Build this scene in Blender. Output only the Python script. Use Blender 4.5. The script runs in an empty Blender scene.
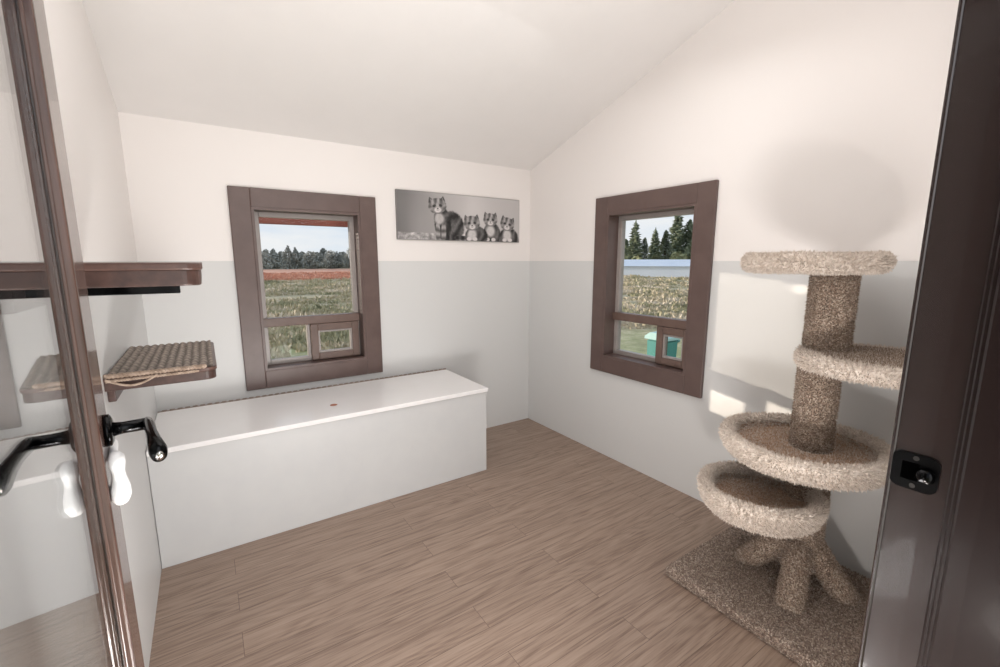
import bpy, bmesh, math, random
from mathutils import Vector, Matrix, noise
random.seed(7)
C = bpy.context.scene.collection
PI = math.pi
H = 1.35                       # eye height / paint line
XL, XR, YB, YF = -0.272, 2.239, 2.909, 0.158
WT = 0.14                      # wall thickness

# ------------------------------------------------------------------ materials
def lin(c):
    return tuple(((v/255)/12.92 if v/255 <= .04045 else ((v/255+.055)/1.055)**2.4) for v in c) + (1,)
class NT:
    def __init__(s, name):
        s.m = bpy.data.materials.new(name); s.m.use_nodes = True
        s.t = s.m.node_tree; s.b = s.t.nodes['Principled BSDF']
    def n(s, typ, **kw):
        nd = s.t.nodes.new(typ)
        for k, v in kw.items(): setattr(nd, k, v)
        return nd
    def l(s, a, b): s.t.links.new(a, b)
def ramp(nt, fac, stops):
    r = nt.n('ShaderNodeValToRGB'); e = r.color_ramp.elements
    while len(e) < len(stops): e.new(.5)
    for i, (p, c) in enumerate(stops): e[i].position = p; e[i].color = c
    nt.l(fac, r.inputs['Fac']); return r.outputs['Color']
def bump(nt, h, strength, dist=.01):
    b = nt.n('ShaderNodeBump'); b.inputs['Strength'].default_value = strength; b.inputs['Distance'].default_value = dist
    nt.l(h, b.inputs['Height']); nt.l(b.outputs['Normal'], nt.b.inputs['Normal'])
def noisetex(nt, scale, detail=4, vec=None, rough=.6):
    t = nt.n('ShaderNodeTexNoise'); t.inputs['Scale'].default_value = scale; t.inputs['Detail'].default_value = detail
    t.inputs['Roughness'].default_value = rough
    if vec is not None: nt.l(vec, t.inputs['Vector'])
    return t
def objvec(nt, scale=(1,1,1)):
    g = nt.n('ShaderNodeNewGeometry'); mp = nt.n('ShaderNodeMapping'); mp.inputs['Scale'].default_value = scale
    nt.l(g.outputs['Position'], mp.inputs['Vector']); return mp.outputs['Vector']
def simple(name, c1, c2=None, rough=.5, scale=20, stretch=(1,1,1), bmp=0, metallic=0, coat=0, spec=.5):
    nt = NT(name); v = objvec(nt, stretch); t = noisetex(nt, scale, 5, v)
    col = ramp(nt, t.outputs['Fac'], [(.3, lin(c1)), (.7, lin(c2 or c1))])
    nt.l(col, nt.b.inputs['Base Color']); nt.b.inputs['Roughness'].default_value = rough
    nt.b.inputs['Metallic'].default_value = metallic; nt.b.inputs['Coat Weight'].default_value = coat
    nt.b.inputs['Specular IOR Level'].default_value = spec
    if bmp: bump(nt, t.outputs['Fac'], bmp)
    return nt.m

def wall_mat():
    nt = NT('two_tone_wall_paint'); g = nt.n('ShaderNodeNewGeometry'); sp = nt.n('ShaderNodeSeparateXYZ')
    nt.l(g.outputs['Position'], sp.inputs[0])
    gt = nt.n('ShaderNodeMath', operation='GREATER_THAN'); gt.inputs[1].default_value = H
    nt.l(sp.outputs['Z'], gt.inputs[0])
    mx = nt.n('ShaderNodeMix', data_type='RGBA')
    mx.inputs[6].default_value = lin((213,213,212)); mx.inputs[7].default_value = lin((237,232,229))
    nt.l(gt.outputs[0], mx.inputs[0]); nt.l(mx.outputs[2], nt.b.inputs['Base Color'])
    nt.b.inputs['Roughness'].default_value = .45
    t = noisetex(nt, 180, 3, g.outputs['Position']); bump(nt, t.outputs['Fac'], .04, .002)
    return nt.m
def floor_mat():
    nt = NT('vinyl_plank_floor'); v = objvec(nt)
    br = nt.n('ShaderNodeTexBrick'); nt.l(v, br.inputs['Vector'])
    br.inputs['Scale'].default_value = 1; br.inputs['Brick Width'].default_value = 1.22; br.inputs['Row Height'].default_value = .122
    br.inputs['Mortar Size'].default_value = .0010; br.inputs['Mortar Smooth'].default_value = .3; br.offset = .37
    br.inputs['Color1'].default_value = (.05,.05,.05,1); br.inputs['Color2'].default_value = (.95,.95,.95,1); br.inputs['Mortar'].default_value = (.5,.5,.5,1)
    cmb = nt.n('ShaderNodeVectorMath', operation='MULTIPLY_ADD'); cmb.inputs[1].default_value = (7,3,5)
    nt.l(br.outputs['Color'], cmb.inputs[0]); nt.l(v, cmb.inputs[2])
    mp = nt.n('ShaderNodeMapping'); mp.inputs['Scale'].default_value = (.9, 8, 1); nt.l(cmb.outputs[0], mp.inputs['Vector'])
    t0 = noisetex(nt, 1.0, 1, mp.outputs['Vector'], .4)
    sc = nt.n('ShaderNodeMath', operation='MULTIPLY'); sc.inputs[1].default_value = 100; nt.l(t0.outputs['Fac'], sc.inputs[0])
    sn = nt.n('ShaderNodeMath', operation='SINE'); nt.l(sc.outputs[0], sn.inputs[0])
    mp3 = nt.n('ShaderNodeMapping'); mp3.inputs['Scale'].default_value = (2.2, 70, 1); nt.l(cmb.outputs[0], mp3.inputs['Vector'])
    t1 = noisetex(nt, 1.0, 5, mp3.outputs['Vector'], .58); t1.inputs['Distortion'].default_value = .2
    mp2 = nt.n('ShaderNodeMapping'); mp2.inputs['Scale'].default_value = (9, 260, 1); nt.l(cmb.outputs[0], mp2.inputs['Vector'])
    t2 = noisetex(nt, 1.0, 3, mp2.outputs['Vector'], .6)
    a = nt.n('ShaderNodeMath', operation='MULTIPLY_ADD'); a.inputs[1].default_value = .45; nt.l(t2.outputs['Fac'], a.inputs[0])
    b2 = nt.n('ShaderNodeMath', operation='MULTIPLY'); b2.inputs[1].default_value = .55; nt.l(t1.outputs['Fac'], b2.inputs[0]); nt.l(b2.outputs[0], a.inputs[2])
    a2 = nt.n('ShaderNodeMath', operation='MULTIPLY_ADD'); a2.inputs[1].default_value = .036; nt.l(sn.outputs[0], a2.inputs[0]); nt.l(a.outputs[0], a2.inputs[2])
    col = ramp(nt, a2.outputs[0], [(.32, lin((114,94,82))), (.43, lin((139,118,104))), (.53, lin((156,135,120))), (.70, lin((171,150,134)))])
    mx = nt.n('ShaderNodeMix', data_type='RGBA', blend_type='MULTIPLY'); mx.inputs[0].default_value = 1
    tint = ramp(nt, br.outputs['Color'], [(0, (.95,.945,.94,1)), (1, (1.03,1.025,1.02,1))])
    nt.l(col, mx.inputs[6]); nt.l(tint, mx.inputs[7])
    mo = nt.n('ShaderNodeMix', data_type='RGBA'); mo.inputs[7].default_value = lin((98,80,70))
    nt.l(br.outputs['Fac'], mo.inputs[0]); nt.l(mx.outputs[2], mo.inputs[6]); nt.l(mo.outputs[2], nt.b.inputs['Base Color'])
    nt.b.inputs['Roughness'].default_value = .40; bump(nt, a2.outputs[0], .04, .004)
    return nt.m
def carpet_mat(name, stops, scale=95, big=0):
    nt = NT(name); v = objvec(nt)
    vo = nt.n('ShaderNodeTexVoronoi'); vo.inputs['Scale'].default_value = scale; nt.l(v, vo.inputs['Vector'])
    sp = nt.n('ShaderNodeSeparateColor'); nt.l(vo.outputs['Color'], sp.inputs[0]); fac = sp.outputs[0]
    if big:
        t = noisetex(nt, big, 5, v, .65); mr = nt.n('ShaderNodeMapRange'); mr.inputs['From Min'].default_value = .3; mr.inputs['From Max'].default_value = .7
        nt.l(t.outputs['Fac'], mr.inputs['Value']); mm = nt.n('ShaderNodeMix', data_type='FLOAT'); mm.inputs[0].default_value = .65
        nt.l(fac, mm.inputs[2]); nt.l(mr.outputs[0], mm.inputs[3]); fac = mm.outputs[0]
    col = ramp(nt, fac, stops)
    nt.l(col, nt.b.inputs['Base Color']); nt.b.inputs['Roughness'].default_value = .95
    nt.b.inputs['Specular IOR Level'].default_value = .1
    nt.b.inputs['Sheen Weight'].default_value = .3
    return nt.m
def glass_mat(name, tint=(1,1,1,1), r0=.04):
    nt = NT(name); nt.t.nodes.remove(nt.b); out = [n for n in nt.t.nodes if n.type == 'OUTPUT_MATERIAL'][0]
    tr = nt.n('ShaderNodeBsdfTransparent'); tr.inputs[0].default_value = tint
    gl = nt.n('ShaderNodeBsdfGlossy'); gl.inputs['Roughness'].default_value = .01
    lw = nt.n('ShaderNodeLayerWeight'); lw.inputs['Blend'].default_value = .5
    pw = nt.n('ShaderNodeMath', operation='POWER'); pw.inputs[1].default_value = 5; nt.l(lw.outputs['Facing'], pw.inputs[0])
    ma = nt.n('ShaderNodeMath', operation='MULTIPLY_ADD'); ma.inputs[1].default_value = 1-r0; ma.inputs[2].default_value = r0; nt.l(pw.outputs[0], ma.inputs[0])
    ms = nt.n('ShaderNodeMixShader')
    nt.l(ma.outputs[0], ms.inputs[0]); nt.l(tr.outputs[0], ms.inputs[1]); nt.l(gl.outputs[0], ms.inputs[2]); nt.l(ms.outputs[0], out.inputs['Surface'])
    return nt.m
def attr_mat(name, rough):
    nt = NT(name); a = nt.n('ShaderNodeAttribute'); a.attribute_name = 'Col'
    nt.l(a.outputs['Color'], nt.b.inputs['Base Color']); nt.b.inputs['Roughness'].default_value = rough
    return nt.m
M = {}
M['wall'] = wall_mat(); M['floor'] = floor_mat()
M['ceiling'] = simple('ceiling_paint', (239,236,234), (241,238,236), .6, 6)
M['bench_front'] = simple('grey_bench_paint', (199,199,199), (203,203,202), .4, 8)
M['bench_top'] = simple('white_gloss_paint', (239,237,236), (242,240,239), .18, 6)
M['casing'] = simple('taupe_brown_paint', (90,73,69), (101,83,78), .38, 9, (1,1,1), .03)
M['sash'] = simple('brown_sash', (98,78,70), (110,90,82), .4, 10)
M['vinyl'] = simple('grey_vinyl', (150,142,138), (158,150,146), .35, 10)
M['jambstrip'] = simple('brown_stained_jamb', (33,22,20), (43,30,27), .26, 3, (5,5,.25), .0, coat=.2)
M['jambdark'] = simple('dark_stained_stop', (25,16,15), (33,22,21), .24, 4, (4,4,.3), .0, coat=.25)
M['stile'] = simple('dark_stained_door', (62,44,38), (94,70,62), .26, 7, (8,8,.6), .03, coat=.4)
M['shelfwood'] = simple('dark_shelf_wood', (58,40,36), (82,58,51), .35, 6, (8,1,8), .05)
M['shelflip'] = simple('shelf_lip_wood', (78,56,50), (98,72,64), .35, 6, (8,1,8), .03)
M['black'] = simple('black_metal', (16,16,17), (24,24,25), .14, 30, metallic=.85)
M['chrome'] = simple('chrome', (190,188,186), (206,204,202), .12, 30, metallic=1)
M['blackplate'] = simple('black_plate', (4,4,5), (6,6,7), .30, 30, spec=.15)
M['hole'] = simple('recess_shade_black', (2,2,2), (3,3,3), 1, spec=0)
M['steel'] = simple('dark_screw', (70,68,66), (90,88,86), .4, 40, metallic=1)
M['white_plastic'] = simple('white_plastic', (240,240,240), (244,244,244), .35, 10)
M['hinge'] = simple('dull_hinge_metal', (110,92,80), (156,138,126), .45, 140, (1,1,1))
M['carpet'] = carpet_mat('speckled_carpet', [(.0, lin((116,97,84))), (.35, lin((146,126,111))), (.7, lin((174,156,140))), (1, lin((212,198,183)))], 250)
M['basecarpet'] = carpet_mat('dark_speckled_carpet', [(.0, lin((108,91,81))), (.4, lin((138,120,108))), (.75, lin((165,148,135))), (1, lin((204,190,176)))], 220)
M['tan'] = carpet_mat('tan_carpet', [(.0, lin((170,140,116))), (.5, lin((194,164,140))), (1, lin((216,190,166)))], 190)
M['plush'] = carpet_mat('cream_plush', [(.0, lin((200,186,173))), (.5, lin((217,205,194))), (1, lin((232,222,212)))], 150)
M['glass'] = glass_mat('window_glass', (.97,.98,.98,1), .003)
M['doorglass'] = glass_mat('door_glass', (.97,.98,.98,1), .22)
M['print'] = attr_mat('kitten_print', .5); M['weave'] = attr_mat('woven_sisal', .85)
M['rope'] = simple('sisal_rope', (140,120,104), (186,166,150), .9, 60)
M['canvas'] = simple('canvas_edge', (120,116,114), (128,124,122), .6)
M['redwood'] = simple('red_brown_timber', (120,62,52), (150,84,70), .6, 6, (1,8,8))
M['teal'] = simple('teal_plastic', (66,140,134), (76,150,144), .45, 5)
M['tealtop'] = simple('pale_teal_plastic', (170,208,206), (184,218,216), .45, 5)
M['whitewall'] = simple('white_sheeting', (226,230,238), (236,240,246), .5, .3)
M['whiteroof'] = simple('pale_roof', (200,210,226), (216,224,236), .5, .3)
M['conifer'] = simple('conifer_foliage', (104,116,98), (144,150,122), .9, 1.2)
M['fartree'] = simple('hazy_far_foliage', (150,154,150), (178,176,166), .9, .8)  # paled so the colour itself carries distance haze
M['leafy'] = simple('leafy_foliage', (132,140,106), (168,164,126), .9, 1.0)
M['trunk'] = simple('tree_bark', (70,56,46), (94,76,62), .9, 4)
M['redfield'] = simple('red_bog_field', (190,126,104), (222,176,150), .95, .45, (.5,1,1))
M['scrub'] = carpet_mat('scrub_leaves', [(.15, lin((146,146,116))), (.38, lin((172,166,134))), (.58, lin((200,186,160))), (.85, lin((224,212,194)))], 1.2, .35)  # tones lightened and flattened to imitate haze
def ground_mat():
    nt = NT('field_ground'); g = nt.n('ShaderNodeNewGeometry')
    ln = nt.n('ShaderNodeVectorMath', operation='LENGTH'); nt.l(g.outputs['Position'], ln.inputs[0])
    t = noisetex(nt, .9, 6, g.outputs['Position']); t2 = noisetex(nt, 2.5, 7, g.outputs['Position'], .7)
    grass = ramp(nt, t2.outputs['Fac'], [(.3, lin((124,138,90))), (.55, lin((158,166,116))), (.7, lin((186,182,140)))])
    scr = ramp(nt, t2.outputs['Fac'], [(.32, lin((144,140,110))), (.5, lin((180,168,138))), (.68, lin((210,196,170)))])
    ad = nt.n('ShaderNodeMath', operation='MULTIPLY_ADD'); ad.inputs[1].default_value = 10; nt.l(t.outputs['Fac'], ad.inputs[0]); nt.l(ln.outputs['Value'], ad.inputs[2])
    mr = nt.n('ShaderNodeMapRange'); mr.inputs['From Min'].default_value = 14; mr.inputs['From Max'].default_value = 20; nt.l(ad.outputs[0], mr.inputs['Value'])
    mx = nt.n('ShaderNodeMix', data_type='RGBA'); nt.l(mr.outputs[0], mx.inputs[0]); nt.l(grass, mx.inputs[6]); nt.l(scr, mx.inputs[7])
    nt.l(mx.outputs[2], nt.b.inputs['Base Color']); nt.b.inputs['Roughness'].default_value = .95
    bump(nt, t2.outputs['Fac'], .4, .1); return nt.m
M['ground'] = ground_mat()

# ------------------------------------------------------------------ helpers
OFF = {}
def thing(name, label, cat, loc=(0,0,0), group=None, kind=None):
    o = bpy.data.objects.new(name, None); C.objects.link(o); o.location = loc; o.empty_display_size = .1
    OFF[o.name] = Vector(loc); tag(o, label, cat, group, kind); return o
def tag(o, label=None, cat=None, group=None, kind=None):
    if label: o['label'] = label
    if cat: o['category'] = cat
    if group: o['group'] = group
    if kind: o['kind'] = kind
    return o
def obj(name, bm, mat, parent=None, smooth=False, label=None, origin=None):
    off = OFF.get(parent.name, Vector((0,0,0))) if parent else Vector(origin or (0,0,0))
    bmesh.ops.translate(bm, verts=bm.verts, vec=-off)
    me = bpy.data.meshes.new(name)
    if smooth:
        for f in bm.faces: f.smooth = True
    bm.to_mesh(me); bm.free(); me.materials.append(mat)
    o = bpy.data.objects.new(name, me); C.objects.link(o)
    if parent: o.parent = parent
    else: o.location = off
    OFF[o.name] = off
    if label: o['label'] = label
    return o
def merge(bm, b2):
    me = bpy.data.meshes.new('tmp'); b2.to_mesh(me); b2.free(); bm.from_mesh(me); bpy.data.meshes.remove(me)
def box(bm, x0, x1, y0, y1, z0, z1, bev=0, seg=2, mtx=None):
    b = bmesh.new(); bmesh.ops.create_cube(b, size=1)
    for v in b.verts:
        v.co = Vector((x0+(v.co.x+.5)*(x1-x0), y0+(v.co.y+.5)*(y1-y0), z0+(v.co.z+.5)*(z1-z0)))
    if bev: bmesh.ops.bevel(b, geom=b.edges[:], offset=bev, segments=seg, affect='EDGES', profile=.5)
    if mtx: bmesh.ops.transform(b, matrix=mtx, verts=b.verts)
    bmesh.ops.recalc_face_normals(b, faces=b.faces[:])
    merge(bm, b); return bm
def nb(*a, **k): return box(bmesh.new(), *a, **k)
def board(x0, x1, y0, y1, z0, z1, rc, bev=.003):
    """board with rounded free corners on its x1 side"""
    b = bmesh.new(); pts = [(x0, y0)]
    for k in range(7): a = -PI/2+PI/2*k/6; pts.append((x1-rc+rc*math.cos(a), y0+rc+rc*math.sin(a)))
    for k in range(7): a = PI/2*k/6; pts.append((x1-rc+rc*math.cos(a), y1-rc+rc*math.sin(a)))
    pts.append((x0, y1))
    f = b.faces.new([b.verts.new((p[0], p[1], z0)) for p in pts])
    r = bmesh.ops.extrude_face_region(b, geom=[f]); bmesh.ops.translate(b, verts=[v for v in r['geom'] if isinstance(v, bmesh.types.BMVert)], vec=(0, 0, z1-z0))
    bmesh.ops.recalc_face_normals(b, faces=b.faces[:])
    ed = [e_ for e_ in b.edges if abs(e_.verts[0].co.z-e_.verts[1].co.z) < 1e-6]
    bmesh.ops.bevel(b, geom=ed, offset=bev, segments=2, affect='EDGES', profile=.5)
    return b
def prism(bm, pts, axis, a0, a1):
    b = bmesh.new()
    def P(p, a): return Vector((a, p[0], p[1])) if axis == 0 else Vector((p[0], a, p[1]))
    lo = [b.verts.new(P(p, a0)) for p in pts]; hi = [b.verts.new(P(p, a1)) for p in pts]
    b.faces.new(lo); b.faces.new(hi)
    for i in range(len(pts)): j = (i+1) % len(pts); b.faces.new((lo[i], lo[j], hi[j], hi[i]))
    bmesh.ops.recalc_face_normals(b, faces=b.faces[:]); merge(bm, b); return bm
def tube(bm, pts, rad, seg=14, cap=True, sq=1.0):
    pts = [Vector(p) for p in pts]; n = len(pts); rad = rad if isinstance(rad, (list, tuple)) else [rad]*n
    b = bmesh.new(); rings = []; up = None
    for i, p in enumerate(pts):
        d = (pts[min(i+1, n-1)]-pts[max(i-1, 0)]).normalized()
        if up is None:
            a = Vector((0,0,1)) if abs(d.z) < .9 else Vector((1,0,0)); up = (a-d*a.dot(d)).normalized()
        else: up = (up-d*up.dot(d)).normalized()
        s = d.cross(up)
        rings.append([b.verts.new(p+(s*math.cos(2*PI*k/seg)*sq+up*math.sin(2*PI*k/seg))*rad[i]) for k in range(seg)])
    for i in range(n-1):
        for k in range(seg): b.faces.new((rings[i][k], rings[i][(k+1)%seg], rings[i+1][(k+1)%seg], rings[i+1][k]))
    if cap: b.faces.new(rings[0][::-1]); b.faces.new(rings[-1])
    bmesh.ops.recalc_face_normals(b, faces=b.faces[:]); merge(bm, b); return bm
def lathe(bm, prof, c, sx=1, sy=1, seg=56, lump=0):
    b = bmesh.new(); rings = []
    for r, z in prof:
        if r < 1e-5: rings.append([b.verts.new((0,0,z))])
        else: rings.append([b.verts.new((r*math.cos(2*PI*k/seg), r*math.sin(2*PI*k/seg), z)) for k in range(seg)])
    for A, B in zip(rings, rings[1:]):
        for k in range(seg):
            k2 = (k+1) % seg
            if len(A) == 1: b.faces.new((A[0], B[k], B[k2]))
            elif len(B) == 1: b.faces.new((A[k], A[k2], B[0]))
            else: b.faces.new((A[k], A[k2], B[k2], B[k]))
    for v in b.verts:
        v.co = Vector((v.co.x*sx, v.co.y*sy, v.co.z))+Vector(c)
        if lump: v.co += Vector(noise.noise_vector(v.co*9))*lump
    bmesh.ops.recalc_face_normals(b, faces=b.faces[:]); merge(bm, b); return bm
def tufts(bm, n, length, w):
    for f in bm.faces: f.smooth = True
    bm.normal_update()
    tris = []; ws = []
    for f in bm.faces:
        vs = [v.co.copy() for v in f.verts]; nrm = f.normal.copy()
        for i in range(1, len(vs)-1):
            a = (vs[i]-vs[0]).cross(vs[i+1]-vs[0]).length/2
            if a > 1e-9: tris.append((vs[0], vs[i], vs[i+1], nrm)); ws.append(a)
    for (a, b, c, nr) in random.choices(tris, ws, k=n):
        u, v = random.random(), random.random()
        if u+v > 1: u, v = 1-u, 1-v
        p = a+(b-a)*u+(c-a)*v
        t1 = nr.orthogonal().normalized(); t2 = nr.cross(t1)
        L = length*random.uniform(.6, 1.2); j = Vector((random.uniform(-1,1), random.uniform(-1,1), random.uniform(-1,1)))*L*.5
        a0 = random.uniform(0, 6.3)
        bs = [bm.verts.new(p-nr*.002+(t1*math.cos(a0+q*2.094)+t2*math.sin(a0+q*2.094))*w) for q in range(3)]
        ap = bm.verts.new(p+nr*L+j)
        for q in range(3): bm.faces.new((bs[q], bs[(q+1)%3], ap))
    return bm

# ------------------------------------------------------------------ room shell
def ceil_z(y): return 2.06+.33*(YB-y)
w1x0, w1x1, w1z0, w1z1 = .255, .861, .703, 1.650     # window 1 opening
w2y0, w2y1, w2z0, w2z1 = 1.433, 2.065, .705, 1.655   # window 2 opening

tag(obj('floor', nb(XL-WT, XR+WT, -.25, YB+WT, -.6, 0), M['floor']), 'light brown oak-look vinyl plank floor', 'floor', kind='structure')
b = bmesh.new()
y0, y1 = YB+WT+.03, -.25
prism(b, [(y0, ceil_z(y0)), (y1, ceil_z(y1)), (y1, ceil_z(y1)+.1), (y0, ceil_z(y0)+.1)], 0, XL-WT, XR+WT)
tag(obj('ceiling', b, M['ceiling']), 'smooth white sloping ceiling', 'ceiling', kind='structure')
b = bmesh.new()
def slopecap(z0): return [(YB, z0), (YB+WT, z0), (YB+WT, ceil_z(YB+WT)), (YB, ceil_z(YB))]
prism(b, slopecap(0), 0, XL, w1x0); prism(b, slopecap(0), 0, w1x1, XR); prism(b, slopecap(w1z1), 0, w1x0, w1x1)
box(b, w1x0, w1x1, YB, YB+WT, 0, w1z0)
tag(obj('wall_back', b, M['wall']), 'white over light grey back wall behind the bench', 'wall', kind='structure')
b = bmesh.new()
def gable(ya, yb, zlo, zhi=None):
    return [(ya, zlo), (yb, zlo), (yb, zhi or ceil_z(yb)), (ya, zhi or ceil_z(ya))]
prism(b, gable(YF, w2y0, 0), 0, XR, XR+WT); prism(b, gable(w2y1, YB+WT, 0), 0, XR, XR+WT)
prism(b, gable(w2y0, w2y1, 0, w2z0), 0, XR, XR+WT); prism(b, gable(w2y0, w2y1, w2z1), 0, XR, XR+WT)
tag(obj('wall_right', b, M['wall']), 'white over light grey wall behind the cat tree', 'wall', kind='structure')
b = bmesh.new(); prism(b, gable(0, YB+WT, 0), 0, XL-WT, XL)
tag(obj('wall_left', b, M['wall']), 'white over light grey wall carrying the cat shelves', 'wall', kind='structure')
b = bmesh.new(); box(b, .742, XR+WT, 0, YF, 0, 2.1); prism(b, gable(0, YF, 2.1), 0, XL, XR+WT); box(b, XL, -.138, 0, YF, 0, 2.1)
tag(obj('wall_front', b, M['wall']), 'wall with the doorway beside the cat tree', 'wall', kind='structure')

# door jambs
t = thing('trim_1', 'dark brown wooden door jamb with black strike plate', 'door jamb', (.70, .05, 0), kind='structure')
b = nb(.698, .741, -.06, .160, 0, 2.1, .003); tube(b, [(.6985, .1585, 0), (.6985, .1585, 2.1)], .0028, 10)
obj('jamb', b, M['jambstrip'], t)
b = nb(.684, .698, -.06, .096, 0, 2.1, .003); box(b, .6885, .698, -.06, .1005, 0, 2.1, .002); box(b, .6935, .698, -.06, .1055, 0, 2.1, .002)
obj('stop', b, M['jambdark'], t)
b = bmesh.new(); rc = .010; pts = []
for (cy, cz, a0) in ((.148, 1.110, 0), (.124, 1.110, PI/2), (.124, 1.084, PI), (.148, 1.084, 1.5*PI)):
    for k in range(6): a = a0+PI/2*k/5; pts.append((cy+rc*math.cos(a), cz+rc*math.sin(a)))
prism(b, pts, 0, .6960, .6985)
sp = obj('strike_plate', b, M['blackplate'], t, label='black metal strike plate')
b = nb(.6952, .6963, .132, .148, 1.086, 1.108, .0005)  # black block painted in for the shade inside the latch hole
obj('latch_hole_shade', b, M['hole'], sp)
b = bmesh.new(); tube(b, [(.6962, .119, 1.097), (.6945, .123, 1.097), (.6940, .129, 1.097), (.6950, .133, 1.097)], [.008, .0095, .009, .006], 14)
obj('latch_lip', b, M['black'], sp, smooth=True)
for z in (1.0795, 1.1145):
    b = bmesh.new(); tube(b, [(.6962, .136, z), (.6955, .136, z)], .0028); obj('screw', b, M['steel'], sp)
tag(obj('trim_2', nb(-.137, -.106, -.06, .160, 0, 2.1, .003), M['jambstrip']), 'dark brown hinge-side door jamb left of the doorway', 'door jamb', kind='structure')

# ------------------------------------------------------------------ windows
def window(name, label, base, mp, w, z0, z1, flap_side):
    t = thing(name, label, 'window', base, kind='structure')
    def lb(b, s0, s1, d0, d1, za, zb, bev=.0):
        p, q = mp(s0, d0), mp(s1, d1)
        return box(b, min(p[0], q[0]), max(p[0], q[0]), min(p[1], q[1]), max(p[1], q[1]), za, zb, bev)
    c = .105
    b = bmesh.new()
    lb(b, -c, 0, -.022, 0, z0-c, z1+c, .004); lb(b, w, w+c, -.022, 0, z0-c, z1+c, .004)
    lb(b, 0, w, -.022, 0, z1, z1+c, .004); lb(b, 0, w, -.022, 0, z0-c, z0, .004)
    obj('casing', b, M['casing'], t)
    b = bmesh.new(); k = .014
    lb(b, 0, k, -.02, .14, z0, z1); lb(b, w-k, w, -.02, .14, z0, z1); lb(b, k, w-k, -.02, .14, z1-k, z1); lb(b, k, w-k, -.02, .14, z0, z0+k)
    obj('jamb_liner', b, M['casing'], t)
    zr = z0+.275; f = .030
    b = bmesh.new()
    lb(b, k, k+f, .075, .115, z0+k, z1-k, .003); lb(b, w-k-f, w-k, .075, .115, z0+k, z1-k, .003)
    lb(b, k+f, w-k-f, .075, .115, z1-k-f, z1-k, .003); lb(b, k+f, w-k-f, .075, .115, z0+k, z0+k+f, .003)
    obj('sash', b, M['vinyl'], t)
    b = bmesh.new(); lb(b, k, w-k, .055, .112, zr-.024, zr+.028, .004)
    obj('rail', b, M['sash'], t)
    b = bmesh.new(); lb(b, k+f, w-k-f, .092, .097, zr+.028, z1-k-f); obj('upper_pane', b, M['glass'], t)
    if flap_side > 0: m0 = w*.43; fa, fb, pa, pb = m0+.018, w-k-.012, k+f, m0
    else: m0 = w*.40; fa, fb, pa, pb = k+.012, m0, m0+.018, w-k-f
    b = bmesh.new(); lb(b, m0, m0+.018, .07, .11, z0+k+f, zr-.024, .003); obj('mullion', b, M['vinyl'], t)
    b = bmesh.new(); lb(b, pa, pb, .092, .097, z0+k+f, zr-.024); obj('lower_pane', b, M['glass'], t)
    za, zb = z0+k+.004, zr-.024; g = .044
    b = bmesh.new()
    lb(b, fa, fa+g, .045, .105, za, zb, .004); lb(b, fb-g, fb, .045, .105, za, zb, .004)
    lb(b, fa+g, fb-g, .045, .105, za, za+g, .004); lb(b, fa+g, fb-g, .045, .105, zb-g, zb, .004)
    fl = obj('cat_flap', b, M['sash'], t, label='brown framed cat flap')
    b = bmesh.new(); g2 = .012
    lb(b, fa+g, fa+g+g2, .055, .075, za+g, zb-g); lb(b, fb-g-g2, fb-g, .055, .075, za+g, zb-g)
    lb(b, fa+g+g2, fb-g-g2, .055, .075, za+g, za+g+g2); lb(b, fa+g+g2, fb-g-g2, .055, .075, zb-g-g2, zb-g)
    obj('flap_rim', b, M['vinyl'], fl)
    b = bmesh.new(); lb(b, fa+g+g2, fb-g-g2, .062, .066, za+g+g2, zb-g-g2); obj('flap_pane', b, M['glass'], fl)
    return t
window('window_1', 'brown framed window above the white bench', ((w1x0+w1x1)/2, YB, w1z0), lambda s, d: (w1x0+s, YB+d), w1x1-w1x0, w1z0, w1z1, 1)
window('window_2', 'brown framed window on the wall left of the cat tree', (XR, (w2y0+w2y1)/2, w2z0), lambda s, d: (XR+d, w2y0+s), w2y1-w2y0, w2z0, w2z1, -1)

# ------------------------------------------------------------------ storage bench
t = thing('storage_bench', 'long white-topped grey storage bench under the left window', 'bench', (.58, 2.6, 0))
obj('body', nb(XL+.002, 1.428, 2.294, YB-.002, 0, .530, .002), M['bench_front'], t)
ld = obj('lid', nb(XL+.002, 1.438, 2.284, YB-.040, .531, .556, .004), M['bench_top'], t, label='white glossy hinged lid')
b = bmesh.new()
lathe(b, [(.0, .5566), (.020, .5566)], (.54, 2.48, 0), seg=24)
obj('finger_hole', b, simple('hole_wood', (176,116,90), (150,94,72), .7), ld)
b = bmesh.new(); x = -.25
tube(b, [(XL+.004, YB-.031, .552), (1.43, YB-.031, .552)], .006)
while x < 1.42:
    tube(b, [(x, YB-.031, .5535), (x+.022, YB-.031, .5535)], .0085, 10); x += .034
obj('piano_hinge', b, M['hinge'], t)

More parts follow.
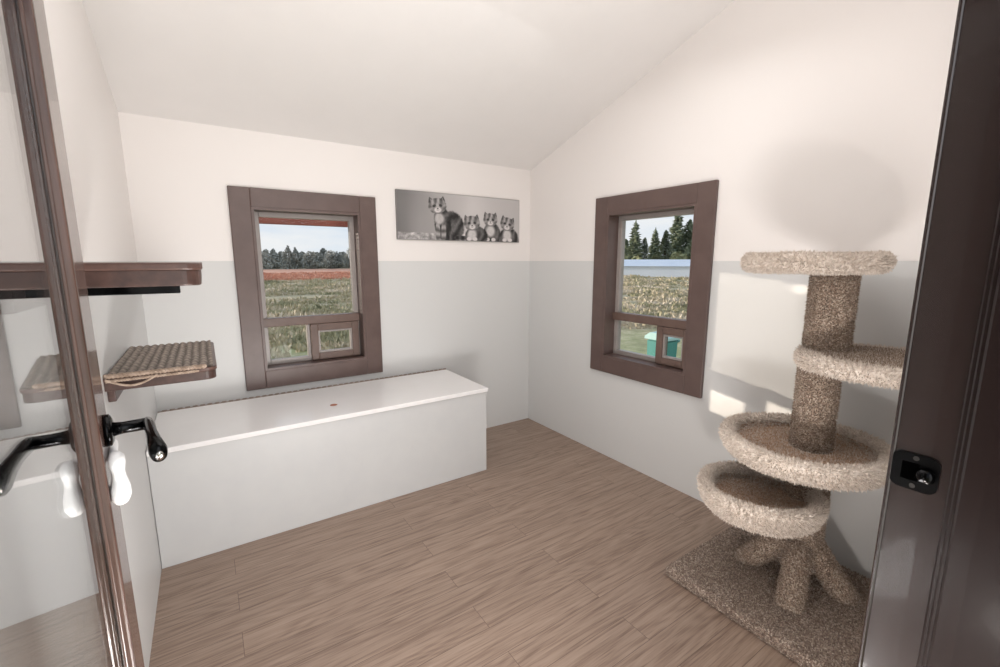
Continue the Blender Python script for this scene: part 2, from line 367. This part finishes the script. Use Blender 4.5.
# ------------------------------------------------------------------ kitten canvas
px0, px1, pz0, pz1 = 1.105, 2.117, 1.495, 1.820
t = thing('wall_picture', 'wide black and white canvas print of tabby kittens', 'picture', ((px0+px1)/2, YB, pz0))
obj('canvas', nb(px0, px1, YB-.018, YB, pz0, pz1, .002), M['canvas'], t)
def ell(x, y, cx, cy, rx, ry, a=0):
    dx, dy = x-cx, y-cy
    if a: dx, dy = dx*math.cos(a)+dy*math.sin(a), -dx*math.sin(a)+dy*math.cos(a)
    return math.hypot(dx/rx, dy/ry)
def sm(e, w=.12): return max(0, min(1, (1+w/2-e)/w))
def mixv(a, b, k): return a+(b-a)*k
def N(x, y, f, s): return noise.noise(Vector((x*f, y*f, s*3.7+.3)))
def shade(x, y):
    v = .54+.20*min(1, max(0, (x-.2)/1.5))-.08*abs(x-1.8)/1.4+.03*N(x, y, 1.5, 1)
    v -= .14*max(0, .5-x)
    if y > .86+.03*N(x, 0, 4, 2): v = mixv(v, .58+.30*N(x, y, 13, 5)+.12*N(x, y, 40, 6), .85)
    kits = [(.92,.27,.205,-.12, 0), (2.28,.50,.185,.0, 2), (1.78,.60,.200,-.10, 1), (2.76,.58,.195,.16, 4)]
    bodies = {0: [(1.24,.70,.34,.33,.55), (1.04,.64,.20,.38,-.14)], 1: [(1.90,.90,.30,.24,0)], 2: [(2.32,.84,.24,.28,0)], 4: [(2.80,.92,.28,.26,0)]}
    for (hx, hy, r, tl, s) in kits:
        fur = .04*N(x, y*.8, 26, s)+.04*N(x, y, 60, s)
        for (bx, by, rx, ry, an) in bodies[s]:
            e = ell(x, y, bx, by, rx, ry, an)+fur
            st = math.sin((x-bx)*22+(y-by)*10+4*N(x, y, 4, s))
            bv = .22+.12*st+fur*1.5-.12*max(0, e-.6)
            v = mixv(v, bv, sm(e, .12))
        if s == 0:
            for lx in (.92, 1.06):
                e = ell(x, y, lx, .82, .06, .21)+fur; v = mixv(v, .44+.15*math.sin(y*38+2*N(x, y, 6, 2))+fur, sm(e, .2))
            e = ell(x, y, .96, .54, .11, .13)+fur; v = mixv(v, .72+fur, sm(e, .5)*.9)
            e = ell(x, y, 1.52, .94, .20, .045)+fur; v = mixv(v, .16+.1*math.sin(x*44), sm(e, .3))
        else:
            e = ell(x, y, hx, hy+.26, .12, .14)+fur; v = mixv(v, .80+fur, sm(e, .6)*.9)
            for lx in (-.08, .08): e = ell(x, y, hx+lx, .96, .06, .045)+fur; v = mixv(v, .80+fur, sm(e, .35))
        cx, sx_ = math.cos(tl), math.sin(tl); X = (x-hx)*cx+(y-hy)*sx_; Y = -(x-hx)*sx_+(y-hy)*cx; X /= r; Y /= r
        for q in (-1, 1):
            kk = (-.38-Y)/.62
            if 0 < kk < 1:
                cxx = q*(.60+.20*kk); w_ = .42*(1-kk)**.8
                k2 = max(0, min(1, (w_-abs(X-cxx))/.08)); v = mixv(v, .18+fur, k2)
                k3 = max(0, min(1, (w_*.55-abs(X-cxx))/.12)); v = mixv(v, .50+fur, k3*.9)
        e = math.hypot(X/1.05, Y/.82)+fur*.7
        if e < 1.15:
            up = max(0, min(1, -Y*1.6+.2)); sd = max(0, min(1, (abs(X)-.5)*3))
            hv = .46+.18*math.sin(X*9+1.0*N(x, y, 8, s))*up+.14*math.sin(Y*10+X*2)*sd*(1-up)+fur*1.4-.22*max(0, e-.65)
            v = mixv(v, hv, sm(e, .10))
            v = mixv(v, .82+fur, sm(math.hypot(X/.40, (Y-.42)/.28)+fur, .5)*.95)
            v = mixv(v, .70+fur, sm(math.hypot(X/.14, (Y-.05)/.40), .7)*.7)
            for q in (-1, 1):
                v = mixv(v, .06, sm(math.hypot((X-q*.38)/.18, (Y+.02-.16*q*(X-q*.38))/.13), .3))
                v = mixv(v, .44, sm(math.hypot((X-q*.38)/.11, (Y+.02)/.075), .3)*.7)
                v = mixv(v, .03, sm(math.hypot((X-q*.38)/.055, (Y+.02)/.075), .3))
            v = mixv(v, .20, sm(math.hypot(X/.11, (Y-.27)/.065), .4))
            if abs(X) < .2 and abs(Y-.46+.25*abs(X)) < .025: v = .36
    return min(.95, max(.01, v))
NX, NZ = 434, 140; ve = []; cols = []; fc = []
for j in range(NZ+1):
    for i in range(NX+1):
        u, w = i/NX, j/NZ
        ve.append((px0+.003+(px1-px0-.006)*u-(px0+px1)/2, -.0186, .003+(pz1-pz0-.006)*w))
        g = shade(u*3.11, 1-w)**1.9; cols += [g*1.03, g*.98, g*.97, 1]
for j in range(NZ):
    for i in range(NX): a = j*(NX+1)+i; fc.append((a, a+1, a+NX+2, a+NX+1))
me = bpy.data.meshes.new('print'); me.from_pydata(ve, [], fc)
ca = me.color_attributes.new(name='Col', type='FLOAT_COLOR', domain='POINT'); ca.data.foreach_set('color', cols)
me.materials.append(M['print']); o = bpy.data.objects.new('print', me); C.objects.link(o); o.parent = t

# ------------------------------------------------------------------ cat shelves
def weave(name, x0, x1, y0, y1, z, parent, cell=.023, amp=.010):
    nx, ny = int((x1-x0)/cell*8), int((y1-y0)/cell*8); ve = []; fc = []; cl = []; off = OFF[parent.name]
    for j in range(ny+1):
        for i in range(nx+1):
            x, y = x0+(x1-x0)*i/nx, y0+(y1-y0)*j/ny
            xw, yw = x+.004*noise.noise(Vector((x*30, y*30, 4))), y+.004*noise.noise(Vector((x*30, y*30, 9)))
            a, b2 = (xw-x0)/cell+2, (yw-y0)/cell+2; ci, cj = int(a), int(b2); a -= ci; b2 -= cj
            sw = (ci+cj) % 2
            if sw: a, b2 = b2, a
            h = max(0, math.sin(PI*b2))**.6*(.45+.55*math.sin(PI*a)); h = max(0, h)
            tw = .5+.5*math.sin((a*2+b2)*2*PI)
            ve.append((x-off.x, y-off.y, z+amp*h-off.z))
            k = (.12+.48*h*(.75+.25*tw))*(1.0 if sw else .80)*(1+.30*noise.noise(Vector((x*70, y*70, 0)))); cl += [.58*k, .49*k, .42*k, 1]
    for j in range(ny):
        for i in range(nx): q = j*(nx+1)+i; fc.append((q, q+1, q+nx+2, q+nx+1))
    me = bpy.data.meshes.new(name); me.from_pydata(ve, [], fc); me.materials.append(M['weave'])
    ca = me.color_attributes.new(name='Col', type='FLOAT_COLOR', domain='POINT'); ca.data.foreach_set('color', cl)
    for p in me.polygons: p.use_smooth = True
    o = bpy.data.objects.new(name, me); C.objects.link(o); o.parent = parent; return o
def rope(bm, p0, p1, r, pitch=.02):
    p0, p1 = Vector(p0), Vector(p1); L = (p1-p0).length; n = int(L/pitch*6); d = (p1-p0).normalized()
    s = d.orthogonal().normalized(); u = d.cross(s)
    for ph in (0, PI):
        tube(bm, [p0+d*L*i/n+(s*math.cos(2*PI*i/6+ph)+u*math.sin(2*PI*i/6+ph))*r*.45 for i in range(n+1)], r*.6, 8)
def cat_shelf(label, y0, y1, z, x1, mat):
    t = thing('cat_shelf', label, 'shelf', (XL, (y0+y1)/2, z), group='wall mounted cat shelves')
    obj('board', board(XL, x1-.004, y0+.004, y1-.004, z-.046, z-.016, .028), M['shelfwood'], t)
    obj('lip', board(XL, x1, y0, y1, z-.018, z-.005, .030), M['shelflip'], t, label='lighter brown top lip')
    obj('backing', nb(XL, XL+.02, y0+.03, y1-.03, z-.085, z-.046, .003), M['shelfwood'], t)
    for y in (y0+.10, y1-.10):
        obj('bracket', nb(XL, x1-.04, y-.008, y+.008, z-.064, z-.046, .002), M['black'], t)
    if mat:
        weave('woven_mat', XL+.004, x1-.010, y0+.008, y1-.010, z-.004, t)
        b = bmesh.new(); rope(b, (XL+.004, y0+.004, z-.001), (x1-.03, y0+.004, z-.001), .008)
        rope(b, (XL+.006, y0-.003, z-.014), (x1-.05, y0-.003, z-.012), .005, .014)
        # drooping loop of rope at the wall end
        tube(b, [(XL+.006+.011*i, y0-.007, z-.008-.024*math.sin(PI*i/11)) for i in range(12)], .0035, 8)
        obj('rope_edge', b, M['rope'], t)
    return t
cat_shelf('lower dark wood cat shelf with woven top nearest the bench', 1.68, 2.23, 1.015, .010, True)
cat_shelf('upper dark wood cat shelf at eye level seen edge on', .97, 1.62, 1.352, .000, False)

# ------------------------------------------------------------------ glass door on the left (swung past square)
HA = Vector((-.140, .856)); HB = Vector((-.088, .162)); DL = (HB-HA).length; e = (HB-HA).normalized(); nv = Vector((-e.y, e.x))
DM = Matrix(((e.x, nv.x, 0, HA.x), (e.y, nv.y, 0, HA.y), (0, 0, 1, 0), (0, 0, 0, 1)))
def dP(a, b, z): return DM @ Vector((a, b, z))
t = thing('door_1', 'open dark brown glass door with black lever handle', 'door', (HB.x, HB.y, 0), kind='structure')
TH = .030; SW = .105
obj('stile', nb(0, SW, -TH, 0, .015, 2.02, .004, 3, DM), M['stile'], t)
obj('stile', nb(DL-SW, DL, -TH, 0, .015, 2.02, .004, 3, DM), M['stile'], t)
obj('rail', nb(SW, DL-SW, -TH, 0, .015, .22, .004, 2, DM), M['stile'], t)
obj('rail', nb(SW, DL-SW, -TH, 0, 1.92, 2.02, .004, 2, DM), M['stile'], t)
b = bmesh.new()
box(b, SW-.001, SW+.004, -.012, -.008, .22, 1.92, .001, 2, DM); box(b, SW-.001, SW+.004, -.025, -.017, .22, 1.92, .001, 2, DM)
obj('glazing_bead', b, M['stile'], t)
obj('glass_pane', nb(SW, DL-SW, -.0160, -.0130, .22, 1.92, 0, 2, DM), M['doorglass'], t)
for z in (.3, 1.05, 1.75):
    obj('hinge', nb(DL-.001, DL+.012, -.03, -.002, z-.045, z+.045, .002, 2, DM), M['black'], t)
def lever(sgn):
    b0 = 0 if sgn > 0 else -TH; zc = 1.112; a0 = .050; L = .047
    b = bmesh.new()
    tube(b, [dP(a0, b0, zc), dP(a0, b0+sgn*.006, zc), dP(a0, b0+sgn*.009, zc)], [.023, .023, .017], 24)
    tube(b, [dP(a0, b0+sgn*.004, zc), dP(a0, b0+sgn*.02, zc), dP(a0, b0+sgn*L, zc)], [.011, .0085, .009], 16)
    P = [(a0-.012, L, zc), (a0, L+.001, zc), (a0+.02, L+.003, zc+.001), (a0+.05, L+.005, zc+.000), (a0+.080, L+.008, zc-.004), (a0+.102, L+.011, zc-.010), (a0+.110, L+.012, zc-.014)]
    tube(b, [dP(p[0], b0+sgn*p[1], p[2]) for p in P], [.007, .010, .010, .0095, .0115, .0145, .0120], 16, True, .72)
    o = obj('lever_handle', b, M['black'], t, smooth=True, label='glossy black lever handle')
    b = bmesh.new(); tube(b, [dP(a0+.1095, b0+sgn*(L+.012), zc-.0138), dP(a0+.1125, b0+sgn*(L+.0124), zc-.0152)], [.0095, .007], 16, True, .6)
    obj('end_cap', b, M['chrome'], o, smooth=True, label='chrome end cap'); return o
lever(1); lever(-1)
# white guard straddling the stile
gp = dP(.01, 0, 1.02)
t = thing('door_guard', 'white plastic two-lobed guard on the glass door under the lever', 'door guard', tuple(gp))
prof = [(0, -.040), (.012, -.038), (.0178, -.030), (.0178, -.018), (.0130, -.004), (.0115, .006), (.0150, .018), (.0145, .027), (.008, .033), (0, .034)]
for a, bb, zz in ((.088, .0105, 1.056), (.088, -.0405, 1.056)):
    b = bmesh.new(); lathe(b, prof, dP(a, bb, zz), .62, 1.1, 24); obj('lobe', b, M['white_plastic'], t, smooth=True)
b = bmesh.new(); tube(b, [dP(*p) for p in ((.088, .006, 1.076), (.012, .004, 1.076), (-.002, .003, 1.076), (-.006, -.002, 1.076), (-.006, -.028, 1.076), (-.002, -.034, 1.076), (.088, -.036, 1.076))], .005, 12)
obj('strap', b, M['white_plastic'], t, smooth=True)

# ------------------------------------------------------------------ cat tree
TX, TY = 1.942, .682
t = thing('cat_tree', 'tall beige carpeted cat tree with round perches on a square base', 'cat tree', (TX, TY, 0))
b = nb(1.553, 2.195, .40, 1.030, 0, .044, .012, 3)
obj('base', tufts(b, 38000, .0070, .0028), M['basecarpet'], t, label='square dark speckled carpet base')
for (dx, dy) in ((-.170, -.050), (-.045, .165), (.035, -.145), (.150, .05)):
    b = bmesh.new(); tube(b, [(TX+dx*1.15, TY+dy*1.15, .030), (TX+dx*.95, TY+dy*.95, .075), (TX+dx*.6, TY+dy*.6, .145), (TX+dx*.15, TY+dy*.15, .245)], [.046, .046, .045, .044], 12)
    obj('root_leg', tufts(b, 4200, .0068, .0026), M['carpet'], t)
def post(z0, z1, r, x=TX, y=TY):
    b = bmesh.new(); n = 5; tube(b, [(x, y, z0+(z1-z0)*i/n) for i in range(n+1)], r, 28)
    obj('post', tufts(b, int(62000*(z1-z0)*r*6.28), .0065, .0026), M['carpet'], t)
post(.12, .60, .072); post(.62, .965, .068, TX-.006, TY+.004); post(.985, 1.315, .073, TX+.006, TY-.004)
def slab(cx, cy, z, r, th, nm):
    b = bmesh.new(); h = th/2; prof = []
    for k in range(13):
        a = -PI/2+PI*k/12; prof.append((r-h*.8+h*.8*math.cos(a), z+h*math.sin(a)))
    prof = [(0, z-h)]+prof+[(r-h*1.7, z+h*.80), (0, z+h*.72)]
    lathe(b, prof, (cx, cy, 0), 1, 1, 60, .005)
    o = obj(nm, tufts(b, 17000, .0100, .0032), M['plush'], t, label='round cream plush perch')
    b = bmesh.new(); lathe(b, [(r-h*1.5, z+h*.82), (r-h*1.9, z+h*.97), (0, z+h*.97)], (cx, cy, 0), 1, 1, 60, .004)
    obj('perch_pad', tufts(b, 9000, .006, .003), M['carpet'], o)
def bowl(cx, cy, z, r, hgt, fl=.54, rr=.024):
    b = bmesh.new(); prof = [(0, z), (r-.075, z), (r-.032, z+.012), (r-.008, z+hgt*.5)]
    for k in range(11):
        a = -PI*.10+PI*1.10*k/10; prof.append((r-rr+rr*math.cos(a), z+hgt-rr+rr*math.sin(a)))
    prof += [(r-rr*2.1, z+hgt*(fl+.10)), (r-rr*2.7, z+hgt*(fl-.03)), (0, z+hgt*(fl-.06))]
    lathe(b, prof, (cx, cy, 0), 1, 1, 60, .006)
    o = obj('bowl_bed', tufts(b, 21000, .0105, .0032), M['plush'], t, label='round cream plush bowl bed')
    b = bmesh.new(); lathe(b, [(r-rr*2.0, z+hgt*(fl+.22)), (r-rr*2.25, z+hgt*(fl+.08)), (r-rr*2.7, z+hgt*(fl+.02)), (0, z+hgt*fl)], (cx, cy, 0), 1, 1, 60, .003)
    obj('bed_floor', tufts(b, 12000, .0050, .0028), M['tan'], o, label='tan carpet lining')
slab(1.872, .728, 1.345, .224, .058, 'perch')
slab(1.970, .520, .990, .248, .058, 'perch')
bowl(1.899, .703, .574, .286, .096, .50, .023)
bowl(1.752, .776, .366, .217, .109, .46, .022)

# ------------------------------------------------------------------ outdoors
GZ = -.6
b = bmesh.new(); bmesh.ops.create_grid(b, x_segments=2, y_segments=2, size=400); bmesh.ops.translate(b, verts=b.verts, vec=(0, 0, GZ))
tag(obj('ground', b, M['ground']), 'grass and scrub ground outside the windows', 'ground', kind='structure')
tag(obj('bog_field', nb(-60, 34, 50, 112, GZ, GZ+.08), M['redfield']), 'strip of red-orange bog field before the distant trees', 'field', kind='structure')
bc = Vector((50, 38)); ax = Vector((-.6, .8)); nn = Vector((.8, .6))
ve = []; fc = []
def clump(x, y, r, h, n=12):
    for _ in range(n):
        a = random.uniform(0, 6.3); q = random.random()**.6; bx, by = x+math.cos(a)*r*q, y+math.sin(a)*r*q
        wv = random.uniform(.012, .03)*(1+(x*x+y*y)**.5/40); th = random.uniform(0, 6.3); c, s = math.cos(th)*wv, math.sin(th)*wv; hh = h*random.uniform(.35, 1.2)
        lx, ly = random.uniform(-.5, .5)*hh, random.uniform(-.5, .5)*hh
        k = len(ve); ve.extend([(bx-c, by-s, GZ), (bx+c, by+s, GZ), (bx+lx*.6+c*1.4, by+ly*.6+s*1.4, GZ+hh*.65), (bx+lx, by+ly, GZ+hh), (bx+lx*.6-c*1.4, by+ly*.6-s*1.4, GZ+hh*.65)])
        fc.append((k, k+1, k+2, k+3, k+4))
cnt = 0
while cnt < 8500:
    d = 10.5+42*random.random()**1.5
    if random.random() < .5:
        y = min(d, 47)-random.random()*3; x = y*random.uniform(-.1, .55)
    else: x = d*.85; y = x*random.uniform(.42, 1.05)
    cnt += 1
    dv = Vector((x, y))-bc; pn = noise.noise(Vector((x*.25, y*.25, 0)))+.6*noise.noise(Vector((x*.8, y*.8, 3)))
    dd = math.hypot(x, y)
    if abs(dv.dot(nn)) < 6 or pn < -.20+max(0, (14-dd)*.1) or (y > 47 and x < 35) or dd < 9: continue
    s = random.uniform(.05, .13)*(1+d/70)*(1+1.4*max(0, pn)); clump(x, y, s*2.6, s)
me = bpy.data.meshes.new('scrub'); me.from_pydata(ve, [], fc); me.materials.append(M['scrub'])
o = bpy.data.objects.new('scrub', me); C.objects.link(o); tag(o, 'low brown and green scrub covering the field outside', 'scrub', kind='stuff')
ve = []; fc = []
for _ in range(1600):
    y = 48.5+30*random.random()**1.6; x = y*random.uniform(-.06, .50)
    if x > 32: continue
    s = random.uniform(.10, .30); clump(x, y, s*3.0, s, 16)
me = bpy.data.meshes.new('bog_plants'); me.from_pydata(ve, [], fc); me.materials.append(M['redfield'])
o = bpy.data.objects.new('bog_plants', me); C.objects.link(o); tag(o, 'rusty red low bog plants growing over the field strip', 'plants', kind='stuff')

def conifer(h, r, seed, fans=18):
    rnd = random.Random(seed); b = bmesh.new(); n = 28
    for k in range(n):
        f = k/(n-1); rr = r*((1-f)**.6+.08)*(.8+.35*rnd.random())
        for i in range(fans):
            a = rnd.uniform(0, 6.28); L = rr*rnd.uniform(.40, 1.0); z0 = h*(.02+.94*f)+rnd.uniform(-.03, .03)*h; wv = L*.26
            ca_, sa = math.cos(a), math.sin(a); z1 = z0-L*rnd.uniform(-.1, .25)
            v = [b.verts.new(p) for p in ((0, 0, z0+.02*h), (ca_*L*.6-sa*wv, sa*L*.6+ca_*wv, z1+.05*L), (ca_*L, sa*L, z1), (ca_*L*.6+sa*wv, sa*L*.6-ca_*wv, z1+.05*L), (ca_*L*.4, sa*L*.4, z1-.22*L))]
            b.faces.new((v[0], v[1], v[2])); b.faces.new((v[0], v[2], v[3])); b.faces.new((v[1], v[4], v[2])); b.faces.new((v[2], v[4], v[3]))
    tube(b, [(0, 0, h*.9), (0, 0, h*1.02)], [r*.10, r*.01], 6)
    return b
def leafy(h, r, seed, n=620, ls=1.0, pw=2.2):
    rnd = random.Random(seed); b = bmesh.new()
    for k in range(n):
        a = rnd.uniform(0, 6.3); zf = rnd.random(); prof_ = (1-zf**pw)**.6*(.9+.2*math.sin(zf*9+seed))
        q = rnd.random()**.45*r*prof_*(.82+.18*math.sin(a*3+seed+zf*6)); c = Vector((math.cos(a)*q, math.sin(a)*q, h*zf*(.88+.12*math.cos(a*2+seed)))); s = r*rnd.uniform(.08, .18)*ls
        m = Matrix.Rotation(rnd.uniform(0, 6), 3, 'X') @ Matrix.Rotation(rnd.uniform(0, 6), 3, 'Z')
        vs = [b.verts.new(c+m @ Vector((math.cos(j*1.2566)*s, math.sin(j*1.2566)*s, 0))) for j in range(5)]; b.faces.new(vs)
    return b
def tree_proto(bm, mat, h, r):
    b = bmesh.new(); tube(b, [(0, 0, -.05), (0, 0, h*.7)], [r*.07+.06, r*.03+.03], 8)
    me1 = bpy.data.meshes.new('crown'); bm.to_mesh(me1); bm.free(); me1.materials.append(mat)
    me2 = bpy.data.meshes.new('trunk'); b.to_mesh(me2); b.free(); me2.materials.append(M['trunk'])
    return me1, me2
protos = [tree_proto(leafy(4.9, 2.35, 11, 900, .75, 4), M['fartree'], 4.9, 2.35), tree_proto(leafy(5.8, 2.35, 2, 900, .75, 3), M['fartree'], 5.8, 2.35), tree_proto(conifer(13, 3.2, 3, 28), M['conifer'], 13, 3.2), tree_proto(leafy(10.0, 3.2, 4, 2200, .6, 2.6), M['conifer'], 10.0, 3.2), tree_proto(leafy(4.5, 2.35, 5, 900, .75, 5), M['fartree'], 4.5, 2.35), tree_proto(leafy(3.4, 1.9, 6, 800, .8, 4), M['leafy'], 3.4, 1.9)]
def tree(x, y, k, s, nm, label, group, rz):
    r = bpy.data.objects.new(nm, None); C.objects.link(r); r.location = (x, y, GZ); r.scale = (s, s, s); r.rotation_euler.z = rz
    tag(r, label, 'tree' if k != 5 else 'shrub', group)
    for n, me in zip(('crown', 'trunk'), protos[k]):
        o = bpy.data.objects.new(n, me); C.objects.link(o); o.parent = r
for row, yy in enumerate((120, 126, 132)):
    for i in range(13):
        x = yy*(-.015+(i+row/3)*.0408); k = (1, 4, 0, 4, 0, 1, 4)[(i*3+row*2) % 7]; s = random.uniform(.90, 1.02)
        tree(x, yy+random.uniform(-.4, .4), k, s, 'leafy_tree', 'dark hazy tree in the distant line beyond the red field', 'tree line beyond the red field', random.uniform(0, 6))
for row, xx in enumerate((69, 76, 83)):
    for i in range(5):
        y = xx*(.53+(i+row/3)*.098); s = (1.0 if i < 2 else .74)*random.uniform(.88, 1.0); k = 2 if (i+row) % 3 == 0 else 3
        if k == 3: tree(xx, y, 3, s, 'leafy_tree', 'dense green broad tree standing among the conifers behind the white building', 'broad trees behind the white building', random.uniform(0, 6))
        else: tree(xx, y, 2, s, 'conifer_tree', 'tall dark conifer behind the long white building', 'conifers behind the white building', random.uniform(0, 6))
for i in range(9):
    y = 62.5*.56+i*4.0
    tree(62.5, y, 5, random.uniform(.8, 1.0), 'leafy_shrub', 'olive green shrub in the row behind the white building', 'shrubs behind the white building', random.uniform(0, 6))
# long white building
t = thing('greenhouse', 'long low white building in the field beyond the right window', 'building', (bc.x, bc.y, GZ))
RM = Matrix(((ax.x, nn.x, 0, bc.x), (ax.y, nn.y, 0, bc.y), (0, 0, 1, 0), (0, 0, 0, 1)))
obj('walls', nb(-20, 20, -4, 4, GZ, GZ+1.35, 0, 2, RM), M['whitewall'], t)
b = bmesh.new(); prism(b, [(-4.3, GZ+1.3), (4.3, GZ+1.3), (2.5, GZ+1.9), (0, GZ+2.15), (-2.5, GZ+1.9)], 0, -20.2, 20.2); bmesh.ops.transform(b, matrix=Matrix(RM), verts=b.verts)
obj('roof', b, M['whiteroof'], t)
# teal bin
bx, by = 4.36, 3.13
t = thing('wheelie_bin', 'teal wheeled bin standing outside the right window', 'bin', (bx, by, GZ))
b = bmesh.new(); b2 = bmesh.new(); bmesh.ops.create_cube(b2, size=1)
for v in b2.verts:
    s = .128 if v.co.z > 0 else .105; v.co = Vector((bx+v.co.x*2*s, by+v.co.y*2*s, GZ+.06 if v.co.z < 0 else GZ+1.06))
bmesh.ops.bevel(b2, geom=b2.edges[:], offset=.02, segments=2, affect='EDGES'); merge(b, b2); obj('body', b, M['teal'], t)
b = bmesh.new(); prism(b, [(by-.142, GZ+1.06), (by+.142, GZ+1.06), (by+.142, GZ+1.09), (by+.07, GZ+1.14), (by-.07, GZ+1.14), (by-.142, GZ+1.09)], 0, bx-.142, bx+.142)
obj('lid', b, M['tealtop'], t)
for s in (-1, 1):
    b = bmesh.new(); tube(b, [(bx+.09, by+s*.110, GZ+.09), (bx+.09, by+s*.145, GZ+.09)], .09, 20); obj('wheel', b, M['black'], t)
b = bmesh.new(); tube(b, [(bx+.13, by-.11, GZ+1.03), (bx+.18, by-.10, GZ+1.03), (bx+.18, by+.10, GZ+1.03), (bx+.13, by+.11, GZ+1.03)], .014, 8); obj('handle', b, M['teal'], t)
# timber enclosure outside window 1: beam across, plus unseen slats added to dim the sun
t = thing('enclosure_frame', 'red-brown timber beam across the outside of the left window', 'timber frame', (.6, 3.45, GZ))
obj('beam', nb(-.55, 1.95, 3.42, 3.47, 1.600, 1.662, .004), M['redwood'], t)
for x in (-.515, 1.9): obj('post', nb(x-.035, x+.035, 3.41, 3.48, GZ, 1.61, .004), M['redwood'], t)
obj('post', nb(-.55, -.48, 5.10, 5.17, GZ, 2.4, .004), M['redwood'], t)  # unseen post added to carry the sun-blocking slats
b = bmesh.new(); z = 1.125
while z < 2.3:
    if 1.655 < z+.006 < 1.735:  # gap left so a small sun patch gets through
        box(b, -.525, -.505, 3.48, 3.99, z, z+.0120); box(b, -.525, -.505, 4.11, 5.10, z, z+.0120)
    else: box(b, -.525, -.505, 3.48, 5.10, z, z+.0120)
    z += .023
obj('sun_blocker_slats', b, M['redwood'], t)  # out of view, added to cut sun through the upper pane

# ------------------------------------------------------------------ light
w = bpy.data.worlds.new('World'); bpy.context.scene.world = w; w.use_nodes = True; nt = w.node_tree
bg = nt.nodes['Background']; tc = nt.nodes.new('ShaderNodeTexCoord'); sx = nt.nodes.new('ShaderNodeSeparateXYZ'); nt.links.new(tc.outputs['Generated'], sx.inputs[0])
r = nt.nodes.new('ShaderNodeValToRGB'); r.color_ramp.elements[0].position = .0; r.color_ramp.elements[0].color = (.84, .88, .93, 1); r.color_ramp.elements[1].position = .35; r.color_ramp.elements[1].color = (.52, .68, .90, 1)
nt.links.new(sx.outputs['Z'], r.inputs[0])
nz = nt.nodes.new('ShaderNodeTexNoise'); nz.inputs['Scale'].default_value = 5; nz.inputs['Detail'].default_value = 6; mp = nt.nodes.new('ShaderNodeMapping'); mp.inputs['Scale'].default_value = (1, 1, 4)
nt.links.new(tc.outputs['Generated'], mp.inputs[0]); nt.links.new(mp.outputs[0], nz.inputs['Vector'])
r2 = nt.nodes.new('ShaderNodeValToRGB'); r2.color_ramp.elements[0].position = .42; r2.color_ramp.elements[1].position = .62; nt.links.new(nz.outputs['Fac'], r2.inputs[0])
mx = nt.nodes.new('ShaderNodeMix'); mx.data_type = 'RGBA'; mx.inputs[7].default_value = (.93, .93, .94, 1)
nt.links.new(r2.outputs[0], mx.inputs[0]); nt.links.new(r.outputs[0], mx.inputs[6]); nt.links.new(mx.outputs[2], bg.inputs[0]); bg.inputs[1].default_value = 1.0

def light(typ, loc, energy, col, **kw):
    l = bpy.data.lights.new(typ.lower()+'_lamp', typ); l.energy = energy; l.color = col
    for k, v in kw.items(): setattr(l, k, v)
    o = bpy.data.objects.new(typ.lower()+'_lamp', l); C.objects.link(o); o.location = loc; return o
def aim(o, d): o.rotation_euler = Vector(d).to_track_quat('-Z', 'Y').to_euler()
s = light('SUN', (-5, 8, 4), 4.6, (1, .86, .72), angle=math.radians(.40)); aim(s, (.653, -.751, -.105))
f = light('AREA', (.95, 1.25, 2.42), 13, (1, .99, .98), shape='RECTANGLE', size=1.6, size_y=1.4); aim(f, (-.05, .05, -1))  # added soft fill under the ceiling, no fixture there
u = light('AREA', (.75, .45, 1.90), 8, (1, .99, .98), shape='RECTANGLE', size=1.0, size_y=.5); aim(u, (-.1, .7, 1))  # added uplight that brightens the ceiling, no real source
u2 = light('AREA', (.45, .45, .25), 19, (1, .985, .972), shape='RECTANGLE', size=.7, size_y=.4); aim(u2, (.0, .62, 1))  # second added uplight near the floor, evens out the ceiling
d = light('AREA', (.2, -.7, 1.2), 11.5, (1, .99, .98), shape='RECTANGLE', size=.9, size_y=1.9); aim(d, (.1, 1, 0))
lo = light('POINT', (.36, .11, .26), 25, (1, .935, .88), shadow_soft_size=.06)

# ------------------------------------------------------------------ camera
cam = bpy.data.cameras.new('camera'); co = bpy.data.objects.new('camera', cam); C.objects.link(co)
cam.sensor_width = 36; cam.lens = 36*440/1000; cam.clip_start = .01; cam.clip_end = 900
co.location = (0, 0, H); co.rotation_euler = (math.radians(90-9.357), 0, math.radians(-33.77))
bpy.context.scene.camera = co
bpy.context.scene.view_settings.view_transform = 'Standard'
